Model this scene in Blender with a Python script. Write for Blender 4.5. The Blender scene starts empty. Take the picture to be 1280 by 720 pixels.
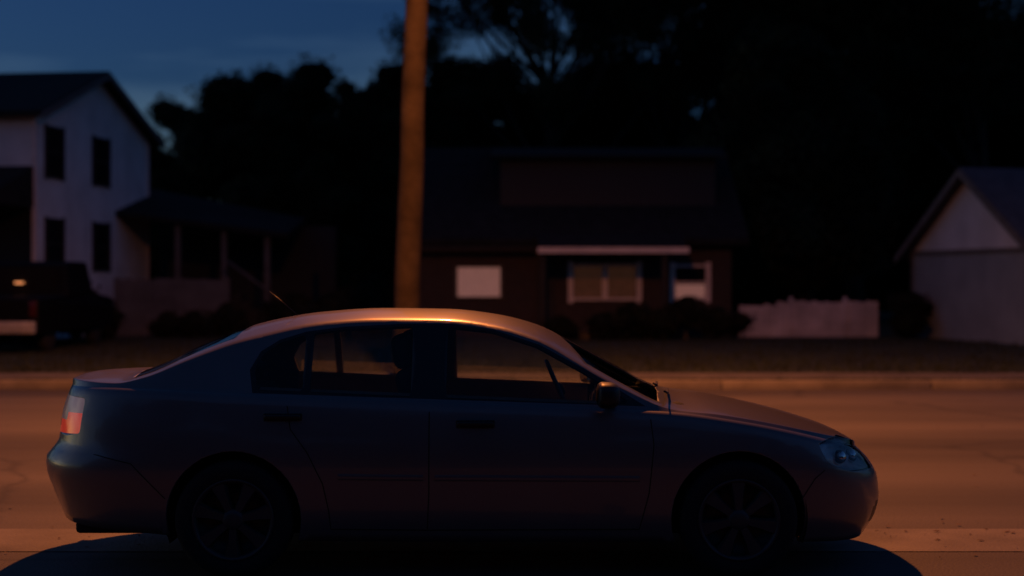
import bpy, bmesh, math, random
import numpy as np
from mathutils import Vector, Matrix, noise as mnoise
random.seed(7)
rad=math.radians
scene=bpy.context.scene
col=scene.collection

# ---------------------------------------------------------------- materials
def new_mat(name):
    m=bpy.data.materials.new(name); m.use_nodes=True
    nt=m.node_tree; b=nt.nodes['Principled BSDF']
    return m,nt,b
def mat(name,c,rough=.7,metal=0,var=.25,scale=6,bump=0,bscale=40,coat=0,emis=None,estr=0,spec=.5,dark=None):
    m,nt,b=new_mat(name)
    b.inputs['Roughness'].default_value=rough; b.inputs['Metallic'].default_value=metal
    b.inputs['Coat Weight'].default_value=coat; b.inputs['Coat Roughness'].default_value=.08
    b.inputs['Specular IOR Level'].default_value=spec
    tc=nt.nodes.new('ShaderNodeTexCoord')
    if var>0:
        n=nt.nodes.new('ShaderNodeTexNoise'); n.inputs['Scale'].default_value=scale; n.inputs['Detail'].default_value=8
        nt.links.new(tc.outputs['Object'],n.inputs['Vector'])
        r=nt.nodes.new('ShaderNodeValToRGB')
        lo=dark if dark else tuple(x*(1-var) for x in c); hi=tuple(min(1,x*(1+var)) for x in c)
        r.color_ramp.elements[0].position=.3; r.color_ramp.elements[0].color=(*lo,1)
        r.color_ramp.elements[1].position=.7; r.color_ramp.elements[1].color=(*hi,1)
        nt.links.new(n.outputs['Fac'],r.inputs['Fac']); nt.links.new(r.outputs['Color'],b.inputs['Base Color'])
    else: b.inputs['Base Color'].default_value=(*c,1)
    if bump>0:
        n2=nt.nodes.new('ShaderNodeTexNoise'); n2.inputs['Scale'].default_value=bscale; n2.inputs['Detail'].default_value=6
        nt.links.new(tc.outputs['Object'],n2.inputs['Vector'])
        bp=nt.nodes.new('ShaderNodeBump'); bp.inputs['Strength'].default_value=bump; bp.inputs['Distance'].default_value=.02
        nt.links.new(n2.outputs['Fac'],bp.inputs['Height']); nt.links.new(bp.outputs['Normal'],b.inputs['Normal'])
    if emis:
        b.inputs['Emission Color'].default_value=(*emis,1); b.inputs['Emission Strength'].default_value=estr
    return m
def siding(name,c,step=.14):
    m,nt,b=new_mat(name); b.inputs['Roughness'].default_value=.6
    tc=nt.nodes.new('ShaderNodeTexCoord'); sp=nt.nodes.new('ShaderNodeSeparateXYZ')
    nt.links.new(tc.outputs['Object'],sp.inputs[0])
    d=nt.nodes.new('ShaderNodeMath'); d.operation='DIVIDE'; d.inputs[1].default_value=step
    nt.links.new(sp.outputs['Z'],d.inputs[0])
    f=nt.nodes.new('ShaderNodeMath'); f.operation='FRACT'; nt.links.new(d.outputs[0],f.inputs[0])
    inv=nt.nodes.new('ShaderNodeMath'); inv.operation='SUBTRACT'; inv.inputs[0].default_value=1; nt.links.new(f.outputs[0],inv.inputs[1])
    bp=nt.nodes.new('ShaderNodeBump'); bp.inputs['Strength'].default_value=.9; bp.inputs['Distance'].default_value=.03
    nt.links.new(inv.outputs[0],bp.inputs['Height']); nt.links.new(bp.outputs['Normal'],b.inputs['Normal'])
    n=nt.nodes.new('ShaderNodeTexNoise'); n.inputs['Scale'].default_value=1.3; n.inputs['Detail'].default_value=9
    nt.links.new(tc.outputs['Object'],n.inputs['Vector'])
    r=nt.nodes.new('ShaderNodeValToRGB'); r.color_ramp.elements[0].position=.3; r.color_ramp.elements[1].position=.65
    r.color_ramp.elements[0].color=(*[x*.78 for x in c],1); r.color_ramp.elements[1].color=(*c,1)
    nt.links.new(n.outputs['Fac'],r.inputs['Fac']); nt.links.new(r.outputs['Color'],b.inputs['Base Color'])
    return m
def brick(name):
    m,nt,b=new_mat(name); b.inputs['Roughness'].default_value=.85
    tc=nt.nodes.new('ShaderNodeTexCoord'); mp=nt.nodes.new('ShaderNodeMapping'); mp.inputs['Rotation'].default_value=(rad(90),0,0)
    nt.links.new(tc.outputs['Object'],mp.inputs[0])
    t=nt.nodes.new('ShaderNodeTexBrick'); t.inputs['Scale'].default_value=4.2
    t.inputs['Color1'].default_value=(.048,.030,.024,1); t.inputs['Color2'].default_value=(.030,.021,.018,1); t.inputs['Mortar'].default_value=(.055,.05,.045,1)
    t.inputs['Mortar Size'].default_value=.015
    nt.links.new(mp.outputs[0],t.inputs['Vector']); nt.links.new(t.outputs['Color'],b.inputs['Base Color'])
    return m
def asphalt():
    m,nt,b=new_mat('asphalt'); b.inputs['Roughness'].default_value=.75
    tc=nt.nodes.new('ShaderNodeTexCoord')
    n1=nt.nodes.new('ShaderNodeTexNoise'); n1.inputs['Scale'].default_value=.35; n1.inputs['Detail'].default_value=6
    mp=nt.nodes.new('ShaderNodeMapping'); mp.inputs['Scale'].default_value=(.10,1.2,1); nt.links.new(tc.outputs['Object'],mp.inputs[0])
    nt.links.new(mp.outputs[0],n1.inputs['Vector'])
    n2=nt.nodes.new('ShaderNodeTexNoise'); n2.inputs['Scale'].default_value=60; n2.inputs['Detail'].default_value=4; nt.links.new(tc.outputs['Object'],n2.inputs['Vector'])
    r=nt.nodes.new('ShaderNodeValToRGB'); r.color_ramp.elements[0].position=.36; r.color_ramp.elements[0].color=(.052,.046,.042,1)
    r.color_ramp.elements[1].position=.62; r.color_ramp.elements[1].color=(.124,.110,.099,1); nt.links.new(n1.outputs['Fac'],r.inputs['Fac'])
    v=nt.nodes.new('ShaderNodeTexVoronoi'); v.feature='DISTANCE_TO_EDGE'; v.inputs['Scale'].default_value=.3
    n3=nt.nodes.new('ShaderNodeTexNoise'); n3.inputs['Scale'].default_value=1.5; n3.inputs['Detail'].default_value=6; nt.links.new(tc.outputs['Object'],n3.inputs['Vector'])
    mxv=nt.nodes.new('ShaderNodeMixRGB'); mxv.inputs[0].default_value=.35; nt.links.new(tc.outputs['Object'],mxv.inputs[1]); nt.links.new(n3.outputs['Color'],mxv.inputs[2])
    nt.links.new(mxv.outputs[0],v.inputs['Vector'])
    cr=nt.nodes.new('ShaderNodeValToRGB'); cr.color_ramp.elements[0].position=0; cr.color_ramp.elements[0].color=(.6,.6,.6,1)
    cr.color_ramp.elements[1].position=.010; cr.color_ramp.elements[1].color=(1,1,1,1); nt.links.new(v.outputs['Distance'],cr.inputs['Fac'])
    mu=nt.nodes.new('ShaderNodeMixRGB'); mu.blend_type='MULTIPLY'; mu.inputs[0].default_value=1
    nt.links.new(r.outputs[0],mu.inputs[1]); nt.links.new(cr.outputs[0],mu.inputs[2])
    sp=nt.nodes.new('ShaderNodeValToRGB'); sp.color_ramp.elements[0].position=.3; sp.color_ramp.elements[0].color=(.65,.65,.65,1); sp.color_ramp.elements[1].position=.7; sp.color_ramp.elements[1].color=(1.0,1.0,1.0,1)
    nt.links.new(n2.outputs['Fac'],sp.inputs['Fac'])
    mu2=nt.nodes.new('ShaderNodeMixRGB'); mu2.blend_type='MULTIPLY'; mu2.inputs[0].default_value=1
    nt.links.new(mu.outputs[0],mu2.inputs[1]); nt.links.new(sp.outputs[0],mu2.inputs[2]); nt.links.new(mu2.outputs[0],b.inputs['Base Color'])
    bp=nt.nodes.new('ShaderNodeBump'); bp.inputs['Strength'].default_value=.5; bp.inputs['Distance'].default_value=.01
    nt.links.new(n2.outputs['Fac'],bp.inputs['Height']); nt.links.new(bp.outputs['Normal'],b.inputs['Normal'])
    return m
def glassmat(name,tint,gl=1.5,rough=.02):
    m=bpy.data.materials.new(name); m.use_nodes=True; nt=m.node_tree; nt.nodes.clear()
    o=nt.nodes.new('ShaderNodeOutputMaterial'); mx=nt.nodes.new('ShaderNodeMixShader'); t=nt.nodes.new('ShaderNodeBsdfTransparent'); g=nt.nodes.new('ShaderNodeBsdfGlossy')
    fr=nt.nodes.new('ShaderNodeFresnel'); fr.inputs['IOR'].default_value=gl
    t.inputs['Color'].default_value=(*tint,1); g.inputs['Roughness'].default_value=rough
    nt.links.new(fr.outputs[0],mx.inputs[0]); nt.links.new(t.outputs[0],mx.inputs[1]); nt.links.new(g.outputs[0],mx.inputs[2]); nt.links.new(mx.outputs[0],o.inputs[0])
    return m

M={}
M['paint']=mat('car_paint',(.165,.148,.145),.35,.45,.04,3,coat=.6)
M['blacktrim']=mat('black_trim',(.012,.012,.012),.45,0,0)
M['interior']=mat('car_interior',(.022,.019,.017),.85,0,.2,8)
M['doorcard']=mat('door_card',(.42,.35,.28),.6,0,.1,8)
M['wheelrim']=mat('steering_leather',(.16,.13,.10),.45,0,.1,8)
M['rubber']=mat('tyre_rubber',(.011,.011,.011),.85,0,.15,20,.3,60)
M['rim']=mat('wheel_silver',(.065,.06,.06),.5,.4,.15,8)
M['carglass']=glassmat('car_glass',(.80,.84,.82))
M['lens']=glassmat('headlight_lens',(.9,.9,.9),1.5,.05)
M['chrome']=mat('chrome',(.75,.74,.72),.12,1,0)
M['reflector']=mat('lamp_reflector',(.85,.80,.76),.25,.25,.15,25)
M['redlens']=mat('glowing_red_lens',(.55,.02,.012),.15,0,0,coat=.5,emis=(1,.07,.03),estr=.30)  # emission added to brighten the red; the car's lamps are off
M['darkred']=mat('dark_red_lens',(.06,.01,.01),.3,0,0)
M['clearlens']=mat('glowing_white_lens',(.75,.58,.54),.18,0,.1,10,coat=.5,emis=(1,.45,.35),estr=.06)  # slight pink emission added to the unlit upper taillight
M['seam']=mat('panel_gap',(.01,.01,.01),.9,0,0)
M['asphalt']=asphalt()
M['concrete']=mat('concrete',(.18,.16,.135),.85,0,.3,2.2,.4,50)
M['gutter']=mat('gutter_concrete',(.18,.16,.14),.85,0,.35,1.6,.4,50)
M['slab']=mat('pavement_concrete',(.10,.09,.08),.9,0,.35,1.6,.4,50)
M['grass']=mat('grass',(.020,.027,.011),.95,0,.45,.9,.8,12)
M['wood']=mat('pole_wood',(.036,.027,.020),.9,0,.45,3,.7,25,spec=.15)
M['metal']=mat('galvanised_metal',(.3,.3,.3),.5,.8,.1,5)
M['white_sid']=siding('white_siding',(.72,.75,.76))
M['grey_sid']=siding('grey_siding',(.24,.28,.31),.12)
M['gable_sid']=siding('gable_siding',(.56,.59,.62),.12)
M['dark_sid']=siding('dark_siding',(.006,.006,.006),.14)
M['roof']=mat('roof_shingle',(.018,.018,.018),.9,0,.35,4,.6,30,spec=.2)
M['roofgrey']=mat('roof_grey',(.07,.07,.08),.8,0,.25,4,.6,30)
M['trim']=mat('white_trim',(.78,.70,.66),.6,0,.12,4)
M['dimtrim']=mat('aged_trim',(.12,.115,.11),.7,0,.2,4)
M['winglass']=mat('window_glass',(.012,.013,.016),.08,0,0,spec=.6)
M['blind']=mat('glowing_blind',(.75,.60,.55),.8,0,.10,3,emis=(1,.48,.38),estr=.10)  # weak emission added to the blind, standing in for light from indoors
M['curtain']=mat('curtain',(.11,.075,.055),.9,0,.3,9)
M['glowcurtain']=mat('glowing_curtain',(.12,.065,.045),.9,0,.5,5,emis=(1,.38,.20),estr=.018)  # faint warm emission put into the cloth in place of room light
M['brick']=brick('brick')
M['darkwood']=mat('dark_wood',(.025,.022,.02),.85,0,.3,4)
M['fence']=mat('fence_boards',(.56,.52,.55),.75,0,.3,1.7)
M['dimfence']=mat('weathered_fence',(.11,.11,.12),.8,0,.3,1.7)
M['bark']=mat('bark',(.03,.024,.018),.95,0,.3,5,.7,20)
M['leaf']=mat('leaves',(.030,.034,.012),.8,0,.4,.6,spec=.2)
M['leafcore']=mat('dark_core',(.008,.010,.005),.95,0,.4,2,.9,8,spec=.1)  # solid dark core added inside clumps to block sky behind the leaves
M['shrub']=mat('shrub_leaves',(.026,.023,.012),.8,0,.4,2,spec=.2)
M['truck']=mat('truck_paint',(.0025,.0025,.003),.6,.0,0,spec=.15)
M['bumper']=mat('bumper_enamel',(.42,.40,.38),.5,0,.2,5)
M['lampon']=mat('lit_lamp',(.9,.5,.2),.3,0,0,emis=(1,.36,.13),estr=1.0)
M['lampglass']=mat('street_lamp_lens',(.9,.6,.3),.3,0,0,emis=(1,.4,.1),estr=8)

# ---------------------------------------------------------------- helpers
def empty(name,loc=(0,0,0),rz=0):
    o=bpy.data.objects.new(name,None); o.location=loc; o.rotation_euler=(0,0,rz); col.objects.link(o); return o
def mobj(name,verts,faces,m,parent=None,smooth=False,loc=(0,0,0)):
    me=bpy.data.meshes.new(name); me.from_pydata([tuple(v) for v in verts],[],faces); me.update()
    o=bpy.data.objects.new(name,me); col.objects.link(o); o.location=loc
    if m: me.materials.append(m)
    if smooth: me.polygons.foreach_set('use_smooth',[True]*len(me.polygons))
    if parent: o.parent=parent
    return o
def box(name,a,b,m,parent=None,bev=0,seg=2):
    bm=bmesh.new(); bmesh.ops.create_cube(bm,size=1)
    for v in bm.verts: v.co=Vector([(a[i]+b[i])/2+v.co[i]*(b[i]-a[i]) for i in range(3)])
    if bev: bmesh.ops.bevel(bm,geom=bm.edges[:],offset=bev,segments=seg,affect='EDGES',profile=.5)
    me=bpy.data.meshes.new(name); bm.to_mesh(me); bm.free(); me.materials.append(m)
    o=bpy.data.objects.new(name,me); col.objects.link(o)
    if bev and seg>1: me.polygons.foreach_set('use_smooth',[True]*len(me.polygons))
    if parent: o.parent=parent
    return o
def tube(name,pts,rs,m,parent=None,n=12,cap=True):
    V=[];F=[]
    pts=[Vector(p) for p in pts]
    for i,p in enumerate(pts):
        d=(pts[min(i+1,len(pts)-1)]-pts[max(i-1,0)]).normalized()
        a=d.orthogonal().normalized() if i==0 else (A-d*A.dot(d)).normalized()
        A=a; b=d.cross(a)
        for k in range(n):
            t=2*math.pi*k/n; V.append(p+(a*math.cos(t)+b*math.sin(t))*rs[i])
    for i in range(len(pts)-1):
        for k in range(n): F.append((i*n+k,i*n+(k+1)%n,(i+1)*n+(k+1)%n,(i+1)*n+k))
    if cap: F.append(tuple(range(n))[::-1]); F.append(tuple((len(pts)-1)*n+k for k in range(n)))
    return mobj(name,V,F,m,parent,True)
def lathe(name,prof,m,parent=None,n=48,loc=(0,0,0)):
    V=[];F=[]
    for r,y in prof:
        for k in range(n):
            t=2*math.pi*k/n; V.append((r*math.cos(t),y,r*math.sin(t)))
    for i in range(len(prof)-1):
        for k in range(n): F.append((i*n+k,i*n+(k+1)%n,(i+1)*n+(k+1)%n,(i+1)*n+k))
    return mobj(name,V,F,m,parent,True,loc)
def pchip(tab):
    xs=np.array([p[0] for p in tab],float); ys=np.array([p[1] for p in tab],float)
    h=np.diff(xs); d=np.diff(ys)/h; m=np.zeros(len(xs)); m[0]=d[0]; m[-1]=d[-1]
    for i in range(1,len(xs)-1):
        if d[i-1]*d[i]>0:
            w1=2*h[i]+h[i-1]; w2=h[i]+2*h[i-1]; m[i]=(w1+w2)/(w1/d[i-1]+w2/d[i])
    def f(x):
        x=min(max(x,xs[0]),xs[-1]); i=min(int(np.searchsorted(xs,x,side='right'))-1,len(xs)-2)
        t=(x-xs[i])/h[i]
        return float((2*t**3-3*t**2+1)*ys[i]+(t**3-2*t**2+t)*h[i]*m[i]+(-2*t**3+3*t**2)*ys[i+1]+(t**3-t**2)*h[i]*m[i+1])
    return f

# ================================================================= CAR
CX,CY=0,8.2
car=empty('parked_car',(CX,CY,0))
zc=pchip([(-2.47,.99),(-2.43,1.025),(-2.3,1.035),(-2.1,1.045),(-1.95,1.095),(-1.776,1.18),(-1.61,1.25),(-1.476,1.298),(-1.3,1.34),(-1.107,1.370),(-.738,1.393),(-.369,1.388),(-.092,1.358),(.138,1.30),(.369,1.185),(.6,1.06),(.80,.955),(.88,.93),(1.06,.905),(1.384,.842),(1.66,.768),(1.845,.70),(1.93,.645)])
zb=pchip([(-2.47,.975),(-2.1,.985),(-1.34,.955),(-.4,.92),(.4,.888),(.83,.865),(1.2,.815),(1.6,.73),(1.93,.63)])
zlow=pchip([(-2.6,.27),(-2.0,.24),(-1.4,.20),(0,.19),(1.2,.19),(2.06,.15)])
wside=pchip([(.1,.78),(.2,.805),(.3,.832),(.45,.846),(.55,.852),(.62,.85),(.7,.842),(.8,.826),(.9,.806),(1.0,.79)])
xf=pchip([(0,1.97),(.25,2.04),(.45,2.06),(.65,2.05),(.85,2.0),(1,1.93)])
xr=pchip([(0,-2.50),(.2,-2.56),(.40,-2.605),(.47,-2.60),(.56,-2.54),(.8,-2.515),(1,-2.47)])
crown=pchip([(-2.47,.02),(-2.1,.04),(-1.8,.07),(-1.4,.075),(-1,.055),(-.3,.05),(.1,.062),(.5,.085),(.83,.07),(1.1,.055),(1.5,.045),(1.93,.015)])
def P(t): return max(0,1-abs(t)**8)**.4
NU=150
def section(u):
    t=-math.cos(math.pi*u/NU); p=P(t)
    if u in(0,NU): p=0
    pts=[]
    nf=16
    def row(f):
        a,b=xr(f),xf(f); return a+(b-a)*(t+1)/2
    xs=row(1)
    for j in range(nf+1):
        f=j/nf*.93
        x=row(f); zl=zlow(x); z=zl+(zb(xs)-zl)*f
        pts.append((x,wside(z)*p,z))
    x0,y0,z0=pts[-1]; zt=zb(xs)
    for k in range(1,6):
        ph=k/5*math.pi/2; s=math.sin(ph)
        f=.93+.07*s; x=row(f)
        pts.append((x,y0-(.035*(1-math.cos(ph))+ (wside(z0)-wside(zt))*s)*p,z0+(zt-z0)*s))
    nlow=len(pts)-1
    yb=pts[-1][1]
    g=zc(xs)-crown(xs)*min(1,p*1.2)-zt; g=.5*(g+math.sqrt(g*g+.0003))
    ze=zt+g*min(1,p*2); ye=max(0,yb-(.54*g+.012)*p); zcc=max(zc(xs),ze+.001)
    if p==0: ye=0; ze=zt; zcc=zt
    B=Vector((yb,zt)); E=Vector((ye,ze)); E1=B+(E-B)*.93
    E2=Vector((ye*.93,zcc-(zcc-ze)*.93**2))
    for k in range(1,9):
        q=B+(E1-B)*k/8; pts.append((xs,q.x,q.y+.0))
    for k in range(1,5):
        s=k/4; q=E1*(1-s)**2+E*2*s*(1-s)+E2*s*s; pts.append((xs,q.x,q.y))
    ng=len(pts)-1
    for k in range(1,15):
        y=E2.x*(1-k/14); zz=zcc-(zcc-ze)*((y/ye)**2 if ye>1e-6 else 0); pts.append((xs,y,zz))
    return pts,nlow,ng
bm=bmesh.new(); grid={}
secs=[section(u) for u in range(NU+1)]
NL,NG=secs[0][1],secs[0][2]; NR=len(secs[0][0])
for sgn in(1,-1):
    for u in range(NU+1):
        for r in range(NR):
            x,y,z=secs[u][0][r]; grid[sgn,u,r]=bm.verts.new((x,y*sgn,z))
    for u in range(NU):
        for r in range(NR-1):
            q=[grid[sgn,u,r],grid[sgn,u+1,r],grid[sgn,u+1,r+1],grid[sgn,u,r+1]]
            if sgn>0: q=q[::-1]
            f=bm.faces.new(q); f.material_index=0 if r<NL else (1 if r<NG else 2); f.smooth=True
bmesh.ops.remove_doubles(bm,verts=bm.verts[:],dist=.0004)
bmesh.ops.dissolve_degenerate(bm,dist=.0002,edges=bm.edges[:])
bmesh.ops.recalc_face_normals(bm,faces=bm.faces[:])

def inside(poly,a,b):
    n=len(poly); s=None
    for i in range(n):
        x1,y1=poly[i]; x2,y2=poly[(i+1)%n]
        c=(x2-x1)*(b-y1)-(y2-y1)*(a-x1)
        if abs(c)<1e-12: continue
        if s is None: s=c>0
        elif (c>0)!=s: return False
    return True
def cut(poly,ax,pred,idx):
    i1=0; i2=2 if ax=='xz' else 1
    lo=[min(p[k] for p in poly)-.01 for k in(0,1)]; hi=[max(p[k] for p in poly)+.01 for k in(0,1)]
    def near(f):
        a=[v.co[i1] for v in f.verts]; b=[v.co[i2] for v in f.verts]
        return max(a)>lo[0] and min(a)<hi[0] and max(b)>lo[1] and min(b)<hi[1] and pred(f)
    for i in range(len(poly)):
        p1=poly[i]; p2=poly[(i+1)%len(poly)]
        d=(p2[0]-p1[0],p2[1]-p1[1])
        if ax=='xz': co=(p1[0],0,p1[1]); no=(-d[1],0,d[0])
        else: co=(p1[0],p1[1],0); no=(-d[1],d[0],0)
        fs=[f for f in bm.faces if near(f)]
        es=list({e for f in fs for e in f.edges}); vs=list({v for f in fs for v in f.verts})
        bmesh.ops.bisect_plane(bm,geom=fs+es+vs,dist=1e-5,plane_co=co,plane_no=no)
    for f in bm.faces:
        if near(f):
            c=f.calc_center_median()
            if inside(poly,c[i1],c[i2]): f.material_index=idx
def rnd(poly,r=.03,n=3):
    out=[];N=len(poly)
    for i in range(N):
        p0=Vector(poly[i-1]);p=Vector(poly[i]);p1=Vector(poly[(i+1)%N])
        a=p+(p0-p).normalized()*min(r,(p0-p).length*.4); b=p+(p1-p).normalized()*min(r,(p1-p).length*.4)
        for k in range(n+1):
            s=k/n; q=a*(1-s)**2+p*2*s*(1-s)+b*s*s; out.append((q.x,q.y))
    return out
side=lambda f: f.material_index in(1,7)
dlo=[(-1.36,.962),(-1.385,1.08),(-1.335,1.175),(-1.24,1.235),(-1.1,1.278),(-.9,1.303),(-.6,1.318),(-.33,1.318),(-.1,1.288),(.15,1.207),(.42,1.063),(.70,.893)]
cut(dlo,'xz',side,7)
cut(rnd([(-.345,.932),(-.345,1.30),(-.10,1.272),(.13,1.197),(.38,1.062),(.60,.925),(.60,.905)],.02),'xz',side,3)
cut(rnd([(-.53,.942),(-1.06,.966),(-1.06,1.268),(-.9,1.288),(-.53,1.302)],.02),'xz',side,3)
cut(rnd([(-1.10,.970),(-1.335,.980),(-1.362,1.08),(-1.315,1.165),(-1.22,1.225),(-1.10,1.258)],.02),'xz',side,3)
top=lambda f: f.material_index in(2,1,7) and f.calc_center_median().z>.86
cut([(.10,.525),(.17,.25),(.185,0),(.17,-.25),(.10,-.525),(.80,-.70),(.86,-.35),(.875,0),(.86,.35),(.80,.70)],'xy',top,7)
cut([(.12,.50),(.185,.25),(.20,0),(.185,-.25),(.12,-.50),(.77,-.665),(.80,-.35),(.81,0),(.80,.35),(.77,.665)],'xy',lambda f: f.material_index==7 and abs(f.normal.z)>.5 and f.calc_center_median().z>.88,3)
cut([(-1.42,.50),(-1.46,0),(-1.42,-.50),(-2.02,-.60),(-2.08,0),(-2.02,.60)],'xy',lambda f:f.material_index==2,3)
cut(rnd([(1.60,.70),(1.74,.725),(1.90,.665),(2.03,.565),(2.0,.535),(1.78,.545),(1.65,.60)],.03),'xz',lambda f: abs(f.calc_center_median().y)>.42 and f.calc_center_median().x>1.5 and f.material_index in(0,1,2),4)
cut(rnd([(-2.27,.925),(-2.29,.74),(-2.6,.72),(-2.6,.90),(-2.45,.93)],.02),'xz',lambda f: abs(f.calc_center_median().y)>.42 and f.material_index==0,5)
for f in bm.faces:
    c=f.calc_center_median()
    if f.material_index==0 and f.normal.x>.4 and ((abs(c.y)<.34 and .52<c.z<.60) or (abs(c.y)<.5 and .24<c.z<.36)): f.material_index=7
for wx in(-1.446,1.178):
    pr=.352
    poly=[(wx+pr*math.cos(2*math.pi*k/40),.315+pr*math.sin(2*math.pi*k/40)) for k in range(40)]
    cut(poly,'xz',lambda f:f.material_index==0,6)
def extract(name,idxs,remap,mats,parent,drop=False):
    b2=bm.copy(); bmesh.ops.delete(b2,geom=[f for f in b2.faces if f.material_index not in idxs],context='FACES')
    for f in b2.faces: f.material_index=remap.get(f.material_index,0); f.smooth=True
    if name=='body':
        es=[e for e in b2.edges if e.is_boundary and any(abs(math.hypot(v.co.x-wx,v.co.z-.315)-.352)<.004 for v in e.verts[:1] for wx in(-1.446,1.178)) and abs(e.verts[0].co.y)>.6]
        r=bmesh.ops.extrude_edge_only(b2,edges=es)
        for v in [g for g in r['geom'] if isinstance(g,bmesh.types.BMVert)]:
            v.co.y-=math.copysign(.05,v.co.y)
    me=bpy.data.meshes.new(name); b2.to_mesh(me); b2.free()
    for m in mats: me.materials.append(m)
    o=bpy.data.objects.new(name,me); col.objects.link(o); o.parent=parent; return o
body=extract('body',{0,1,2,7},{0:0,1:0,2:0,7:1},[M['paint'],M['blacktrim'],M['interior']],car)
sd=body.modifiers.new('s','SOLIDIFY'); sd.thickness=.018; sd.offset=-1; sd.material_offset=2; sd.material_offset_rim=1; sd.use_rim=True
extract('window_glass',{3},{},[M['carglass']],car)
extract('headlight_lens',{4},{},[M['lens']],car)
hb=extract('headlight_reflector',{4},{},[M['reflector']],car)
for v in hb.data.vertices:
    v.co.x-=.030+.02*math.sin(v.co.z*90); v.co.y-=math.copysign(.03,v.co.y)
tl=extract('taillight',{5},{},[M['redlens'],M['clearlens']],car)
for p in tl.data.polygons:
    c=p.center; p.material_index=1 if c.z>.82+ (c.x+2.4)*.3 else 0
bm.free()
for s in(-1,1):
    for k,(hx,hy,hz) in enumerate([(1.87,.60,.62),(1.79,.70,.625)]):
        bmx=bmesh.new(); bmesh.ops.create_uvsphere(bmx,u_segments=20,v_segments=12,radius=.04)
        me=bpy.data.meshes.new('bulb_bowl'); bmx.to_mesh(me); bmx.free(); me.materials.append(M['chrome'])
        o=bpy.data.objects.new('bulb_bowl',me); col.objects.link(o); o.location=(hx-.06,s*(hy-.03),hz-.01); o.parent=car
        me.polygons.foreach_set('use_smooth',[True]*len(me.polygons))
def side_y(x,z):
    zl=zlow(x); f=min(1,max(0,(z-zl)/(zb(x)-zl))); a,b=xr(f),xf(f); t=2*(x-a)/(b-a)-1
    return wside(z)*P(max(-1,min(1,t)))
def ribbon(name,pts,w,m,off=.0015,th=0):
    for s in(-1,1):
        V=[];F=[]
        P2=[]
        for i in range(len(pts)-1):
            n=max(2,int(math.hypot(pts[i+1][0]-pts[i][0],pts[i+1][1]-pts[i][1])/.03))
            for k in range(n): P2.append(Vector(pts[i]).lerp(Vector(pts[i+1]),k/n))
        P2.append(Vector(pts[-1]))
        for i,p in enumerate(P2):
            d=(P2[min(i+1,len(P2)-1)]-P2[max(i-1,0)]).normalized(); nn=Vector((-d.y,d.x))*w/2
            for q in(p+nn,p,p-nn):
                V.append((q.x,s*(side_y(q.x,q.y)+off+(th if (q-p).length<1e-6 else 0)),q.y))
        for i in range(len(P2)-1):
            for c in(0,1): F.append((i*3+c,i*3+c+1,(i+1)*3+c+1,(i+1)*3+c))
        mobj(name,V,F,m,car,True)
ribbon('door_gap',[(.72,.83),(.735,.70),(.71,.45),(.66,.26)],.005,M['seam'])
ribbon('door_gap',[(-.43,.87),(-.43,.45),(-.44,.26)],.005,M['seam'])
ribbon('door_gap',[(-1.17,.90),(-1.15,.78),(-1.06,.66),(-.98,.50),(-.95,.36),(-.94,.26)],.005,M['seam'])
ribbon('sill_gap',[(-.94,.26),(-.44,.255),(.66,.26)],.006,M['seam'])
ribbon('bumper_gap',[(1.50,.40),(1.58,.52),(1.66,.58)],.005,M['seam'])
ribbon('bumper_gap',[(-1.80,.42),(-1.98,.60),(-2.28,.66),(-2.38,.67)],.005,M['seam'])
ribbon('side_moulding',[(-.90,.535),(-.46,.53)],.03,M['paint'],.002,.005)
ribbon('side_moulding',[(-.40,.53),(.66,.525)],.03,M['paint'],.002,.005)
for s in(-1,1):
    for hx,hz in((-1.19,.835),(-.19,.80)):
        y=side_y(hx,hz)
        box('handle_recess',(hx-.10,s*(y+.0005)-.002,hz-.030),(hx+.10,s*(y+.0005)+.003,hz+.026),M['blacktrim'],car,.002,1)
        box('door_handle',(hx-.095,min(s*(y+.012),s*(y+.034)),hz-.004),(hx+.095,max(s*(y+.012),s*(y+.034)),hz+.022),M['blacktrim'],car,.009,3)
    bmx=bmesh.new(); bmesh.ops.create_uvsphere(bmx,u_segments=24,v_segments=16,radius=1)
    for v in bmx.verts:
        c=v.co; v.co=Vector((math.copysign(abs(c.x)**.7,c.x)*.075,math.copysign(abs(c.y)**.6,c.y)*.10,math.copysign(abs(c.z)**.6,c.z)*.066))
        v.co.x*=1.1 if v.co.x>0 else .5
    me=bpy.data.meshes.new('mirror_shell'); bmx.to_mesh(me); bmx.free(); me.materials.append(M['blacktrim']); me.polygons.foreach_set('use_smooth',[True]*len(me.polygons))
    o=bpy.data.objects.new('mirror_shell',me); col.objects.link(o); o.parent=car; o.location=(.47,s*.93,.965)
    tube('mirror_stalk',[(.52,s*.76,.915),(.49,s*.86,.935)],[.03,.025],M['blacktrim'],car)
    lathe('mirror_glass',[(.0001,0),(.06,0)],M['chrome'],car,20,(.425,s*.93,.965)).rotation_euler=(0,0,rad(90))
    V=[];F=[]
    xs=[-1.33+i*(1.80/20) for i in range(21)]
    for x in xs:
        z=(.980+(x+1.33)*(-.042))
        V+=[(x,s*.735,z-.002),(x,s*.67,z+.008),(x,s*.65,z-.02),(x,s*.65,z-.35)]
    for i in range(20):
        for k in range(3): F.append((i*4+k,i*4+k+1,(i+1)*4+k+1,(i+1)*4+k))
    mobj('door_card',V,F,M['doorcard'],car)
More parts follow.
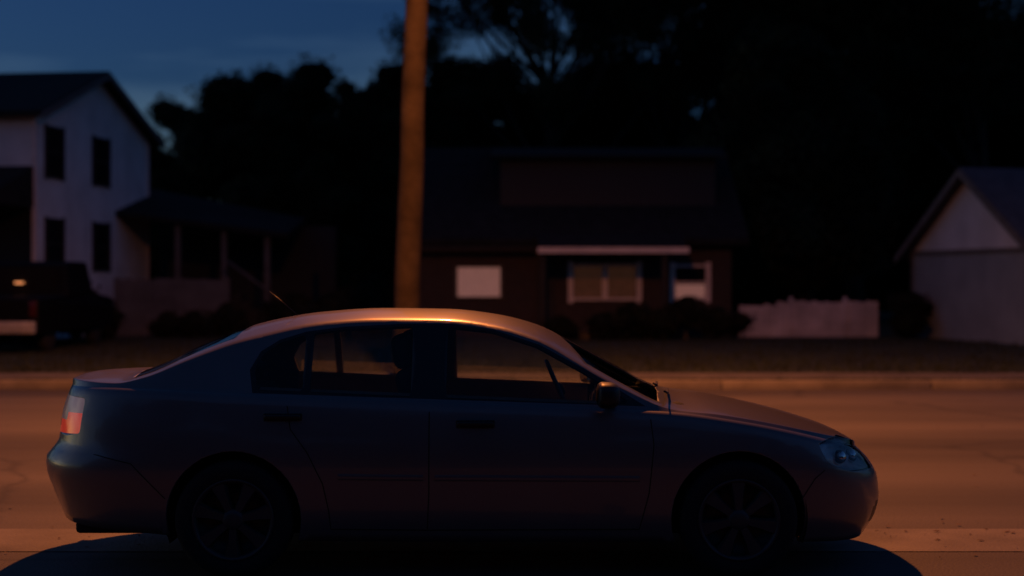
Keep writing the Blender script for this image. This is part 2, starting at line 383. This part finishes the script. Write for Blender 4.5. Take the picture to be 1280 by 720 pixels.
for wx in(-1.446,1.178):
    for s in(-1,1):
        w=empty('wheel',(wx,s*.745,.31)); w.parent=car
        if s>0: w.rotation_euler=(0,0,math.pi)
        prof=[(.20,-.085),(.215,-.094),(.245,-.100),(.275,-.098),(.296,-.088),(.306,-.07),(.31,-.04),(.31,.04),(.306,.07),(.29,.09),(.25,.10),(.20,.09)]
        lathe('tyre',prof,M['rubber'],w,56)
        for gy in(-.045,-.015,.015,.045): lathe('tread_groove',[(.3107,gy-.003),(.3107,gy+.003)],M['seam'],w,40)
        lathe('rim_dish',[(.0001,-.035),(.12,-.035),(.185,-.05),(.20,-.085),(.207,-.096),(.211,-.095),(.207,-.088)],M['blacktrim'],w,48)
        lathe('rim_lip',[(.188,-.078),(.196,-.093),(.206,-.100),(.213,-.097),(.214,-.09)],M['rim'],w,56)
        lathe('hub_cap',[(.0001,-.10),(.03,-.099),(.052,-.092),(.06,-.08),(.062,-.04)],M['rim'],w,32)
        for k in range(7):
            a=2*math.pi*k/7+.2+(.5 if wx>0 else 0)
            V=[]
            for r,hw,y in((.05,.024,-.088),(.12,.030,-.09),(.195,.048,-.088)):
                V+= [(r,y+.02,-hw),(r,y-.004,-hw*.7),(r,y-.004,hw*.7),(r,y+.02,hw)]
            V=[(x*math.cos(a)-z*math.sin(a),y,x*math.sin(a)+z*math.cos(a)) for x,y,z in V]
            F=[(i*4+j,i*4+j+1,(i+1)*4+j+1,(i+1)*4+j) for i in range(2) for j in range(3)]
            mobj('spoke',V,F,M['rim'],w)
        V=[];F=[];n=28
        for k in range(n+1):
            t=math.pi*(-.12+1.24*k/n)
            for y in(.80,.50): V.append((wx+.362*math.cos(t),s*y,.315+.362*math.sin(t)))
        c=len(V); V.append((wx,s*.5,.315))
        for k in range(n): F.append((2*k,2*k+1,2*k+3,2*k+2)); F.append((2*k+1,c,2*k+3))
        mobj('wheel_well',V,F,M['interior'],car)
box('underbody',(-2.35,-.56,.19),(1.85,.56,.26),M['interior'],car,.02)
box('sill_floor',(-1.05,-.76,.20),(.80,.76,.28),M['interior'],car,.02)
box('cabin_floor',(-1.9,-.70,.30),(1.1,.70,.34),M['interior'],car)
box('parcel_shelf',(-2.1,-.64,.93),(-1.5,.64,.96),M['interior'],car,.01)
box('boot_bulkhead',(-1.55,-.64,.34),(-1.5,.64,.92),M['interior'],car)
box('dashboard',(.48,-.64,.60),(.95,.64,.90),M['interior'],car,.06,3)
box('firewall',(.95,-.72,.25),(.99,.72,.86),M['interior'],car)
def seat(x,y,w):
    box('seat_base',(x-.28,y-w/2,.40),(x+.26,y+w/2,.56),M['interior'],car,.05,3)
    o=box('seat_back',(-.07,-w/2+.0,0),(.07,w/2,.60),M['interior'],car,.055,3); o.location=(x-.27,y,.50); o.rotation_euler=(0,rad(-16),0)
    h=box('headrest',(-.055,-.13,0),(.055,.13,.19),M['interior'],car,.045,3); h.location=(x-.445,y,1.07); h.rotation_euler=(0,rad(-8),0)
    for d in(-.05,.05): tube('headrest_post',[(x-.43,y+d,1.03),(x-.445,y+d,1.12)],[.007,.007],M['chrome'],car,8)
seat(-.14,-.36,.50); seat(-.14,.36,.50)
box('rear_bench',(-1.35,-.62,.40),(-.85,.62,.56),M['interior'],car,.05,3)
o=box('rear_bench_back',(-.07,-.62,0),(.07,.62,.50),M['interior'],car,.05,3); o.location=(-1.36,0,.46); o.rotation_euler=(0,rad(-20),0)
for yy in(-.36,.36):
    h=box('rear_headrest',(-.04,-.12,0),(.04,.12,.10),M['interior'],car,.035,3); h.location=(-1.52,yy,.96)
V=[];F=[]
for i in range(32):
    a=2*math.pi*i/32
    for j in range(8):
        b=2*math.pi*j/8; r=.18+.014*math.cos(b); V.append((.014*math.sin(b),r*math.cos(a),r*math.sin(a)))
for i in range(32):
    for j in range(8): F.append((i*8+j,i*8+(j+1)%8,((i+1)%32)*8+(j+1)%8,((i+1)%32)*8+j))
sw=mobj('steering_wheel',V,F,M['wheelrim'],car,True,(.28,.36,.90)); sw.rotation_euler=(0,rad(-24),0)
sh=box('steering_hub',(-.02,-.17,-.03),(.02,.17,.03),M['interior'],car,.015); sh.location=(.29,.36,.90); sh.rotation_euler=(0,rad(-24),0)
mi=box('interior_mirror',(-.012,-.12,-.032),(.012,.12,.032),M['interior'],car,.01); mi.location=(.27,0,1.155)
for k,yy in enumerate((-.28,.30)):
    tube('wiper',[(.865,yy,.945),(.84,yy-.25,.945),(.80,yy-.45,.97)],[.008,.007,.005],M['blacktrim'],car,6)
tube('antenna',[(-1.22,-.1,1.355),(-1.38,-.1,1.49)],[.004,.002],M['blacktrim'],car,6)
tube('exhaust',[(-2.2,.4,.23),(-2.52,.4,.22)],[.03,.03],M['metal'],car,12)

# ================================================================= GROUND
V=[];F=[]
prof=[(-400,.1),(-60,.1),(2.2,.1),(2.25,-.03),(20.40,-.03),(20.42,.108),(40,.14),(70,.2),(150,.3),(600,.3)]
for y,z in prof:
    for x in(-500,-60,-20,20,60,500): V.append((x,y,z))
for i in range(len(prof)-1):
    for k in range(5): F.append((i*6+k,i*6+k+1,(i+1)*6+k+1,(i+1)*6+k))
mobj('ground',V,F,M['grass'])
def sheet(name,x0,x1,y0,y1,z,m): return mobj(name,[(x0,y0,z),(x1,y0,z),(x1,y1,z),(x0,y1,z)],[(0,1,2,3)],m)
sheet('road',-150,150,2.4,20.3,0,M['asphalt'])
sheet('gutter_pan',-150,150,8.12,8.86,.004,M['gutter'])
kb=empty('kerb')
for i in range(-30,30):
    x=i*3.0; box('kerb_stone',(x+.006,20.3,-.03),(x+2.994,20.46,.125+random.uniform(-.006,.006)),M['concrete'],kb,.012)
kb2=empty('kerb')
for i in range(-10,10):
    x=i*3.0; box('kerb_stone',(x+.006,2.24,-.03),(x+2.994,2.4,.125),M['concrete'],kb2,.012)
pv=empty('pavement')
for i in range(-24,24):
    x=i*1.5; box('paving_slab',(x+.006,20.75,.05),(x+1.494,22.05,.125+random.uniform(-.004,.004)),M['slab'],pv)
V=[];F=[]
for i in range(26000):
    y=20.47+random.random()**1.6*14; x=random.uniform(-.5,.5)*y*.9
    if 20.72<y<22.08: continue
    h=random.uniform(.03,.11)*(.5 if y<20.8 else 1); a=random.random()*6.28; w=.012; lx=random.uniform(-.04,.04); ly=random.uniform(-.04,.04)
    z=.108+(y-20.4)*.0016
    k=len(V); V+=[(x-w*math.cos(a),y-w*math.sin(a),z),(x+w*math.cos(a),y+w*math.sin(a),z),(x+lx,y+ly,z+h)]; F.append((k,k+1,k+2))
mobj('grass',V,F,M['grass'])
V=[];F=[]
for i in range(700):
    x=random.uniform(-7,7); y=random.choice([random.uniform(7,19.9),random.gauss(8.6,.5),random.gauss(19.9,.25)])
    if y>20.25: continue
    s=random.uniform(.008,.03); a=random.random()*6.28; k=len(V)
    for j in range(4):
        b=a+j*math.pi/2; r=s*(1 if j%2 else .5); V.append((x+r*math.cos(b),y+r*math.sin(b),.007+random.random()*.008))
    F.append((k,k+1,k+2,k+3))
mobj('fallen_leaves',V,F,M['curtain'])

# ================================================================= POLE + LAMP
pole=empty('utility_pole',(-1.58,20.95,0))
lean=Vector((.30,-.05,0))
pp=[];rr=[]
for k in range(15):
    s=k/14; pp.append((lean.x*s*1.2+.01*math.sin(k*2.1),lean.y*s,s*11.5+.05)); rr.append(.195-.065*s)
tube('pole_shaft',pp,rr,M['wood'],pole,20)
box('crossarm',(-.9,-.25,10.6),(1.5,-.13,10.72),M['wood'],pole,.01)
for x in(-.7,.0,.6,1.3): tube('insulator',[(x,-.19,10.72),(x,-.19,10.9)],[.05,.035],M['metal'],pole,10)
tube('lamp_arm',[(.27,-.15,8.8),(.45,-1.6,9.5),(.8,-3.6,9.7),(1.0,-5.0,9.65)],[.04,.036,.03,.03],M['metal'],pole,10)
hd=box('lamp_head',(-.17,-.75,-.02),(.17,.1,.13),M['metal'],pole,.06,3); hd.location=(1.02,-5.15,9.66)
bx=bmesh.new(); bmesh.ops.create_uvsphere(bx,u_segments=20,v_segments=10,radius=.13)
for v in bx.verts: v.co.z*=.3
me=bpy.data.meshes.new('lamp_lens'); bx.to_mesh(me); bx.free(); me.materials.append(M['lampglass'])
o=bpy.data.objects.new('lamp_lens',me); col.objects.link(o); o.parent=pole; o.location=(1.02,-5.5,9.63)
L=bpy.data.lights.new('lamp_light','SPOT'); L.energy=7400; L.color=(1,.28,.065); L.shadow_soft_size=.13; L.spot_size=rad(174); L.spot_blend=1
lo=bpy.data.objects.new('lamp_light',L); col.objects.link(lo); lo.parent=pole; lo.location=(1.02,-5.5,9.45)

# ================================================================= BUILDINGS
def gable_building(e,x0,x1,D,H,R,wall,gwall,roof,over=.35,th=.14):
    ym=D/2
    V=[(x0,0,-.2),(x1,0,-.2),(x1,D,-.2),(x0,D,-.2),(x0,0,H),(x1,0,H),(x1,D,H),(x0,D,H)]
    mobj('walls',V,[(0,1,5,4),(1,2,6,5),(2,3,7,6),(3,0,4,7)],wall,e)
    for x,nm in((x0,'gable_end'),(x1,'gable_end')):
        mobj(nm,[(x,0,H+.001),(x,D,H+.001),(x,ym,R)],[(0,1,2)],gwall,e)
    sl=(R-H)/ym
    for s in(0,1):
        ya=-over if s==0 else D+over; za=H-sl*over
        V=[(x0-over,ya,za),(x1+over,ya,za),(x1+over,ym,R),(x0-over,ym,R)]
        V=[(a,b,c+.03) for a,b,c in V]+[(a,b,c+th+.03) for a,b,c in V]
        mobj('roof_slope',V,[(0,3,2,1),(4,5,6,7),(0,1,5,4),(2,3,7,6),(1,2,6,5),(3,0,4,7)],roof,e)
def rake(e,x,D,H,R,over,m,xo):
    sl=(R-H)/(D/2); ym=D/2
    for s in(0,1):
        ya=-over if s==0 else D+over; za=H-sl*over
        xa,xb=sorted((x+xo,x+xo+math.copysign(.04,xo)))
        V=[]
        for xx in(xa,xb): V+=[(xx,ya,za-.04),(xx,ya,za+.13),(xx,ym,R+.13),(xx,ym,R-.04)]
        mobj('rake_board',V,[(0,1,2,3),(4,7,6,5),(0,4,5,1),(1,5,6,2),(2,6,7,3),(3,7,4,0)],m,e)
def win(e,axis,pos,a0,a1,z0,z1,out,frame,glass,fw=.07,mid=True,lower=None,mull=0):
    def B(n,a,b,c,d,p0,p1,m):
        lo,hi=sorted((pos+out*p0,pos+out*p1))
        if axis=='y': box(n,(a,lo,c),(b,hi,d),m,e)
        else: box(n,(lo,a,c),(hi,b,d),m,e)
    B('window_pane',a0,a1,z0,z1,.004,.012,glass)
    B('window_frame',a0-fw,a0,z0-fw,z1+fw,.002,.06,frame);B('window_frame',a1,a1+fw,z0-fw,z1+fw,.002,.06,frame)
    B('window_head',a0,a1,z1,z1+fw*.5,.003,.058,frame);B('window_sill',a0,a1,z0-fw*.5,z0,.003,.08,frame)
    if mid: zm=(z0+z1)/2; B('meeting_rail',a0,a1,zm-.02,zm+.02,.021,.04,frame)
    for k in range(mull):
        x=a0+(a1-a0)*(k+1)/(mull+1); B('mullion',x-.07,x+.07,z0,z1,.022,.05,frame)
    if lower: B('blind',a0+.02,a1-.02,lower[0],lower[1],.0125,.020,lower[2])

wh=empty('white_house',(-11.4,34,.1),rad(-7.33))
gable_building(wh,-9,0,7.06,5.45,6.8,M['white_sid'],M['white_sid'],M['roof'],.35)
rake(wh,0,7.06,5.45,6.8,.36,M['dimtrim'],.352)
for a0,a1 in((.55,1.45),(3.3,4.25)):
    win(wh,'x',0,a0,a1,4.0,5.2,1,M['darkwood'],M['winglass'],.07)
    win(wh,'x',0,a0,a1,1.75,2.95,1,M['darkwood'],M['winglass'],.07)
for a0 in(-2.2,-4.6,-7.0): win(wh,'y',0,a0,a0+.9,3.95,5.15,-1,M['darkwood'],M['winglass'],.05)
box('corner_board',(-.06,-.045,-.1),(.03,.04,5.4),M['trim'],wh)
box('corner_board',(-.06,7.02,-.1),(.03,7.1,5.4),M['trim'],wh)
mobj('porch_roof',[(-8.8,-2.2,3.35),(-.02,-2.2,3.35),(-.02,-.01,4.2),(-8.8,-.01,4.2),(-8.8,-2.2,3.2),(-.02,-2.2,3.2),(-.02,-.01,3.2),(-8.8,-.01,3.2)],[(0,1,2,3),(4,7,6,5),(0,4,5,1),(1,5,6,2),(3,7,4,0)],M['roof'],wh)
for x in(-.2,-2.6,-5,-7.4): box('porch_post',(x-.08,-2.1,-.1),(x+.08,-1.95,3.19),M['darkwood'],wh)
box('porch_floor',(-8.8,-2.2,-.2),(-.05,-.02,.35),M['darkwood'],wh)
box('porch_shade_sheet',(-8.9,-.03,.36),(-.08,-.012,3.18),M['dark_sid'],wh)  # near-black sheet over the white siding, painting the shade inside the porch
box('chimney',(-5,3.2,6.4),(-4.4,3.9,7.9),M['brick'],wh)

cp=empty('wooden_carport',(-10.4,39,.1))
mobj('carport_roof',[(-.4,-.3,3.35),(4.3,-.3,2.75),(4.3,3.0,3.3),(-.4,3.0,4.2),(-.4,-.3,3.22),(4.3,-.3,2.6),(4.3,3.0,3.15),(-.4,3.0,4.05)],[(0,1,2,3),(4,7,6,5),(0,4,5,1),(1,5,6,2),(2,6,7,3),(3,7,4,0)],M['roof'],cp)
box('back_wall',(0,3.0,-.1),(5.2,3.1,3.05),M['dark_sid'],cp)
for x,h in((1.25,3.0),(2.52,2.85),(3.7,2.7)): box('post',(x-.07,-.1,-.1),(x+.07,.04,h),M['dimtrim'],cp)
box('post',(5.05,.4,-.1),(5.17,.52,2.4),M['darkwood'],cp)
for k in range(6): box('step',(2.9+k*.26,-.9,-.1),(3.16+k*.26,-.2,1.1-k*.2),M['darkwood'],cp)
tube('stair_rail',[(2.75,-.92,2.0),(4.45,-.92,.75)],[.035,.035],M['dimtrim'],cp,8)
for k in range(7): tube('baluster',[(2.9+k*.24,-.92,1.9-k*.177),(2.9+k*.24,-.92,.9-k*.177)],[.018,.018],M['darkwood'],cp,6)

bh=empty('brick_house',(0,36,.12))
bx0,bx1=-2.4,5.55
gable_building(bh,bx0,bx1,8,2.55,5.0,M['brick'],M['dark_sid'],M['roof'],.4)
mobj('dormer',[(-.3,1.1,3.3),(5.3,1.1,3.3),(5.3,1.1,4.6),(-.3,1.1,4.6),(-.3,3.9,3.3),(5.3,3.9,3.3),(5.3,3.9,5.05),(-.3,3.9,5.05)],[(0,1,2,3),(0,3,7,4),(1,5,6,2)],M['dark_sid'],bh)
mobj('dormer_roof',[(-.55,.8,4.6),(5.6,.8,4.6),(5.6,4.05,5.10),(-.55,4.05,5.10),(-.55,.8,4.68),(5.6,.8,4.68),(5.6,4.05,5.18),(-.55,4.05,5.18)],[(0,3,2,1),(4,5,6,7),(0,1,5,4),(1,2,6,5),(3,0,4,7)],M['roof'],bh)
win(bh,'y',0,-1.40,-.28,1.02,1.78,-1,M['dimtrim'],M['winglass'],.05,False,(1.03,1.77,M['blind']))
win(bh,'y',0,1.55,3.15,1.0,1.80,-1,M['trim'],M['winglass'],.13,False,(1.01,1.79,M['glowcurtain']),1)
win(bh,'y',0,4.12,4.90,1.0,1.78,-1,M['trim'],M['winglass'],.12,True,(1.01,1.34,M['blind']))
mobj('front_porch_roof',[(.65,-1.6,2.22),(4.25,-1.6,2.22),(4.25,-.42,2.62),(.65,-.42,2.62),(.65,-1.6,2.12),(4.25,-1.6,2.12),(4.25,-.42,2.5),(.65,-.42,2.5)],[(0,1,2,3),(4,7,6,5),(0,4,5,1),(1,5,6,2),(2,6,7,3),(3,7,4,0)],M['roof'],bh)
box('porch_fascia',(.62,-1.66,2.10),(4.28,-1.603,2.24),M['trim'],bh)
for x in(.75,3.7): box('porch_post',(x-.06,-1.55,0),(x+.06,-1.43,2.11),M['darkwood'],bh)
box('porch_slab',(.65,-1.6,-.1),(4.25,-.01,.2),M['slab'],bh)
box('front_door',(.62,-.05,.2),(1.1,-.01,2.0),M['darkwood'],bh)
box('eave_gutter',(bx0-.4,-.50,2.20),(.6,-.41,2.30),M['darkwood'],bh)

ga=empty('garage',(11.45,31,.1),rad(14.6))
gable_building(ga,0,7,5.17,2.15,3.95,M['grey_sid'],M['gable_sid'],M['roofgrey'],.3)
rake(ga,0,5.17,2.15,3.95,.32,M['dimtrim'],-.302)
box('gable_band',(-.05,-.02,2.10),(-.004,5.19,2.2),M['dimtrim'],ga)
box('corner_board',(-.04,-.03,-.1),(.06,.06,2.1),M['dimtrim'],ga)
box('corner_board',(-.04,5.11,-.1),(.06,5.2,2.1),M['dimtrim'],ga)
box('garage_door',(1.0,-.04,-.1),(3.8,-.003,2.0),M['trim'],ga)

fe=empty('white_fence',(5.75,36,.12))
x=0; i=0
while x<3.5:
    w=.145; gap=.012
    if i%9==8: box('fence_post',(x,-.05,-.1),(x+.1,.05,1.02),M['fence'],fe,.008); x+=.115
    else: box('fence_board',(x,-.015,0),(x+w,.015,.90+random.uniform(-.03,.03)-(.08 if x<.9 else 0)),M['fence'],fe,.004,1); x+=w+gap
    i+=1
box('fence_rail',(0,.016,.2),(3.5,.05,.28),M['fence'],fe); box('fence_rail',(0,.016,.65),(3.5,.05,.73),M['fence'],fe)
fe=empty('wooden_fence',(-10.3,36.8,.12))
x=0
while x<2.9:
    box('fence_board',(x,-.015,0),(x+.14,.015,1.48+random.uniform(-.03,.03)),M['dimfence'],fe,.004,1); x+=.15
box('fence_rail',(0,.016,.3),(2.9,.05,.38),M['dimfence'],fe); box('fence_rail',(0,.016,1.2),(2.9,.05,1.28),M['dimfence'],fe)

tr=empty('parked_truck',(-10.15,27.6,.1))
prof=[(0,.45),(0,1.05),(.05,1.12),(1.9,1.15),(2.15,1.78),(2.4,1.86),(3.5,1.86),(4.0,1.2),(5.1,1.08),(5.2,.9),(5.2,.45)]
V=[];n=len(prof)
for xx in(-.95,-.90,.90,.95):
    for y,z in prof:
        k=1 if abs(xx)<.93 else .0
        V.append((xx*(1 if z<1.2 else .88),y+(0 if k else .03),z-(0 if k else .03)))
F=[(a*n+i,a*n+(i+1)%n,(a+1)*n+(i+1)%n,(a+1)*n+i) for a in range(3) for i in range(n)]+[tuple(range(n)),tuple(range(3*n,4*n))[::-1]]
mobj('truck_body',V,F,M['truck'],tr)
box('rear_bumper',(-.92,-.14,.42),(.92,-.01,.66),M['bumper'],tr,.03)
box('tail_lamp',(.78,-.02,.75),(.92,-.004,1.05),M['darkred'],tr,.005)
box('rear_window',(-.65,1.93,1.25),(.65,1.99,1.72),M['winglass'],tr)
box('cargo_lamp',(-.14,1.80,1.39),(.02,1.92,1.43),M['lampon'],tr,.015)
for xx in(-.78,.78):
    for yy in(1.0,4.2):
        w=lathe('truck_wheel',[(.0001,-.1),(.2,-.1),(.36,-.09),(.38,-.05),(.38,.05),(.36,.09),(.2,.1),(.0001,.1)],M['rubber'],tr,32,(xx,yy,.38)); w.rotation_euler=(0,0,rad(90))

# ================================================================= TREES
def clump(name,n,core,leaf,m,coresz=.72,sq=.8,sd=1):
    V=[];F=[];mi=[]
    rs=random.Random(sd*100+n)
    for i in range(n):
        d=Vector((rs.gauss(0,1),rs.gauss(0,1),rs.gauss(0,1))).normalized()
        nz=mnoise.noise(d*1.7+Vector((n*.1,0,0)))
        r=(rs.random()**.45)*(1+.45*nz); p=d*r; p.z*=sq
        s=leaf*rs.uniform(.6,1.4); a=Vector((rs.gauss(0,1),rs.gauss(0,1),rs.gauss(0,1))).normalized(); b=a.orthogonal().normalized()
        k=len(V); V+=[p-a*s,p+b*s*.5,p+a*s,p-b*s*.5]; F.append((k,k+1,k+2,k+3)); mi.append(0)
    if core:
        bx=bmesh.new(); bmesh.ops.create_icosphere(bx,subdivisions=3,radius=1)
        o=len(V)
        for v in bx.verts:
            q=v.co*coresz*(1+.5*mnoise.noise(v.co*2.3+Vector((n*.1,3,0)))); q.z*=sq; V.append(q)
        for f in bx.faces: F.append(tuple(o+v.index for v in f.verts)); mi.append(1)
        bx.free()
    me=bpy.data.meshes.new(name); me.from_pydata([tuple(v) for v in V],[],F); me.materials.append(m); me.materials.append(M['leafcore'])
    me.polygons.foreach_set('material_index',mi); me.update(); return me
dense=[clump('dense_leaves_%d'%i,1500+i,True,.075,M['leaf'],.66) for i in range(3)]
airy=[clump('airy_leaves_%d'%i,560+i*7,False,.085,M['leaf']) for i in range(3)]
shr=[clump('shrub_leaves_%d'%i,1400+i,True,.07,M['shrub'],.8) for i in range(2)]
def put(me,parent,loc,s,rs):
    o=bpy.data.objects.new('leaf_clump',me); col.objects.link(o); o.parent=parent; o.location=loc
    o.rotation_euler=(rs.uniform(-.3,.3),rs.uniform(-.3,.3),rs.uniform(0,6.28)); o.scale=(s*rs.uniform(.85,1.2),s*rs.uniform(.85,1.2),s*rs.uniform(.75,1.1))
def tree(name,x,y,h,rx,ry,base,n,cs,seed,meshes,bare=0,limbs=9,tr=.28):
    rs=random.Random(seed); e=empty(name,(x,y,.1))
    tube('trunk',[(0,0,-.2),(.1,0,h*.2),(rs.uniform(-.3,.3),.1,h*.42),(rs.uniform(-.5,.5),0,h*.68)],[tr*1.2,tr,tr*.7,tr*.15],M['bark'],e,12)
    cz=(h+base)/2; hz=(h-base)/2
    for k in range(limbs):
        a=rs.random()*6.28; z0=h*rs.uniform(.2,.5); l=rs.uniform(.45,.8)
        end=(rx*l*math.cos(a),ry*l*math.sin(a),min(cz+hz*.55,z0+rs.uniform(.15,.4)*h))
        m=(end[0]*.45,end[1]*.45,z0+(end[2]-z0)*.4)
        tube('limb',[(0,0,z0),m,end],[tr*.45,tr*.25,tr*.06],M['bark'],e,7)
        put(rs.choice(meshes),e,end,cs*.9,rs)
        for q in range(3):
            e2=(end[0]+rs.uniform(-1,1)*rx*.2,end[1]+rs.uniform(-1,1),min(cz+hz*.8,end[2]+rs.uniform(.1,1.0)))
            tube('branch',[m if q%2 else tuple((m[i]+end[i])/2 for i in range(3)),e2],[tr*.13,tr*.03],M['bark'],e,5)
            put(rs.choice(meshes),e,e2,cs*.6,rs)
    for k in range(n):
        while 1:
            p=Vector((rs.uniform(-1,1),rs.uniform(-1,1),rs.uniform(-1,1)))
            if p.length<1 and mnoise.noise(p*1.6+Vector((seed,0,0)))>-.28+bare: break
        put(rs.choice(meshes),e,(p.x*rx,p.y*ry,cz+p.z*hz),cs*rs.uniform(.6,1.25),rs)
tree('broadleaf_tree',-9.0,50,8.9,2.2,2.5,1.5,80,.85,31,dense)
tree('broadleaf_tree',-6.4,50,9.0,2.4,2.5,1.0,80,.85,2,dense)
tree('broadleaf_tree',-3.6,52,9.2,2.2,2.5,1.0,50,1.0,21,dense)
tree('broadleaf_tree',-10.0,55,7.0,1.4,2.2,.4,30,.9,9,dense)
tree('broadleaf_tree',-14.2,58,9.0,1.6,2,.6,44,.9,3,dense)
tree('broadleaf_tree',-1.0,54,10.2,3.2,3,.6,70,1.1,4,dense)
tree('broadleaf_tree',3.6,56,10.0,3.8,3,.6,80,1.15,5,dense)
tree('tall_tree',1.2,50,17.5,5.8,3.6,7.0,150,.85,6,airy,0,18,.24)
tree('tall_tree',6.3,51,18,4.6,3.6,7.5,120,.9,7,airy,0,14,.26)
tree('broadleaf_tree',9.5,54,12.0,3.4,3,.5,70,1.4,8,dense)
tree('broadleaf_tree',11.5,48,14.5,3.6,3,3,80,1.25,10,dense)
tree('broadleaf_tree',16.5,52,10.6,4.6,3,.6,90,1.3,11,dense)
tree('tall_tree',15.5,47,16.5,4.6,3,7,85,.9,12,airy,0,14,.26)
tree('broadleaf_tree',21,50,13.5,4.0,3,.6,60,1.5,13,dense)
tree('broadleaf_tree',9.0,44,9.0,2.6,2,.5,44,1.1,14,dense)
rs=random.Random(5)
tl_=empty('tree_line')
for k in range(110):
    x=-50+k*1.0
    put(rs.choice(dense),tl_,(x+rs.uniform(-1,1),68+rs.uniform(-3,3),rs.uniform(1.5,3.5)),rs.uniform(2,3.0),rs)
    if x>-8:
        put(rs.choice(dense),tl_,(x+rs.uniform(-1,1),66+rs.uniform(-2,2),rs.uniform(.8,1.8)),rs.uniform(1.6,2.4),rs)
        put(rs.choice(dense),tl_,(x+rs.uniform(-1,1),68+rs.uniform(-2,2),rs.uniform(4.5,8)),rs.uniform(1.8,2.6),rs)
tb=empty('tree_line')  # unseen tree row behind the camera, added to darken the car's side
for k in range(140):
    put(rs.choice(dense),tb,(-45+(k%56)*1.7+rs.uniform(-1,1),-15+rs.uniform(-3,3),rs.uniform(1,9)),rs.uniform(2,3.2),rs)
def shrub(name,items,seed):
    r=random.Random(seed); e=empty(name)
    for x,y,z,s in items: put(r.choice(shr),e,(x,y,z),s,r)
shrub('hedge',[(2.2,34.1,.45,.5),(2.9,34.2,.6,.55),(3.6,34.1,.5,.55),(4.2,34.3,.75,.6),(4.9,34.2,.55,.5),(5.3,34.2,.5,.45),(1.2,34.2,.4,.42)],1)
shrub('shrub',[(-11.2,32.8,.7,.8),(-10.4,33.4,.9,.9),(-9.9,34.2,.6,.7)],2)
shrub('shrub',[(-8.6,35.6,.4,.5),(-7.9,35.5,.4,.55),(-7.2,36,.5,.6)],3)
shrub('shrub',[(9.7,34.8,.5,.55),(9.9,35.3,.9,.6)],4)
shrub('shrub',[(-4.6,36,.6,.8),(-3.6,36.6,.9,1.0),(-5.6,36.8,.6,.8)],6)

# ================================================================= SKY
w=bpy.data.worlds.new('World'); scene.world=w; w.use_nodes=True; nt=w.node_tree; nt.nodes.clear()
out=nt.nodes.new('ShaderNodeOutputWorld'); bg=nt.nodes.new('ShaderNodeBackground'); sky=nt.nodes.new('ShaderNodeTexSky')
sky.sky_type='NISHITA'; sky.sun_disc=False; sky.sun_elevation=rad(4); sky.sun_rotation=rad(-75); sky.ozone_density=3
tc=nt.nodes.new('ShaderNodeTexCoord'); mp=nt.nodes.new('ShaderNodeMapping'); mp.inputs['Scale'].default_value=(1.6,1.6,11)
mp.inputs['Rotation'].default_value=(rad(4),rad(5),0)
nz=nt.nodes.new('ShaderNodeTexNoise'); nz.inputs['Scale'].default_value=2.2; nz.inputs['Detail'].default_value=5; nz.inputs['Roughness'].default_value=.5
nt.links.new(tc.outputs['Generated'],mp.inputs[0]); nt.links.new(mp.outputs[0],nz.inputs['Vector'])
rp=nt.nodes.new('ShaderNodeValToRGB'); rp.color_ramp.elements[0].position=.42; rp.color_ramp.elements[0].color=(.29,.50,1.0,1)
rp.color_ramp.elements[1].position=.60; rp.color_ramp.elements[1].color=(.72,.90,1.42,1)
nt.links.new(nz.outputs['Fac'],rp.inputs['Fac'])
mu=nt.nodes.new('ShaderNodeMixRGB'); mu.blend_type='MULTIPLY'; mu.inputs[0].default_value=1
nt.links.new(sky.outputs[0],mu.inputs[1]); nt.links.new(rp.outputs[0],mu.inputs[2]); nt.links.new(mu.outputs[0],bg.inputs['Color'])
bg.inputs['Strength'].default_value=.062; nt.links.new(bg.outputs[0],out.inputs[0])

# ================================================================= CAMERA
cd=bpy.data.cameras.new('camera'); cam=bpy.data.objects.new('camera',cd); col.objects.link(cam)
cd.lens=50; cd.sensor_width=36; cd.clip_end=2000; cam.location=(0,0,1.55)
cam.rotation_euler=(rad(90)-math.atan(9/1778),0,0)
cd.dof.use_dof=True; cd.dof.focus_distance=7.5; cd.dof.aperture_fstop=1.1
scene.camera=cam
scene.view_settings.view_transform='Standard'; scene.view_settings.look='None'; scene.view_settings.exposure=0
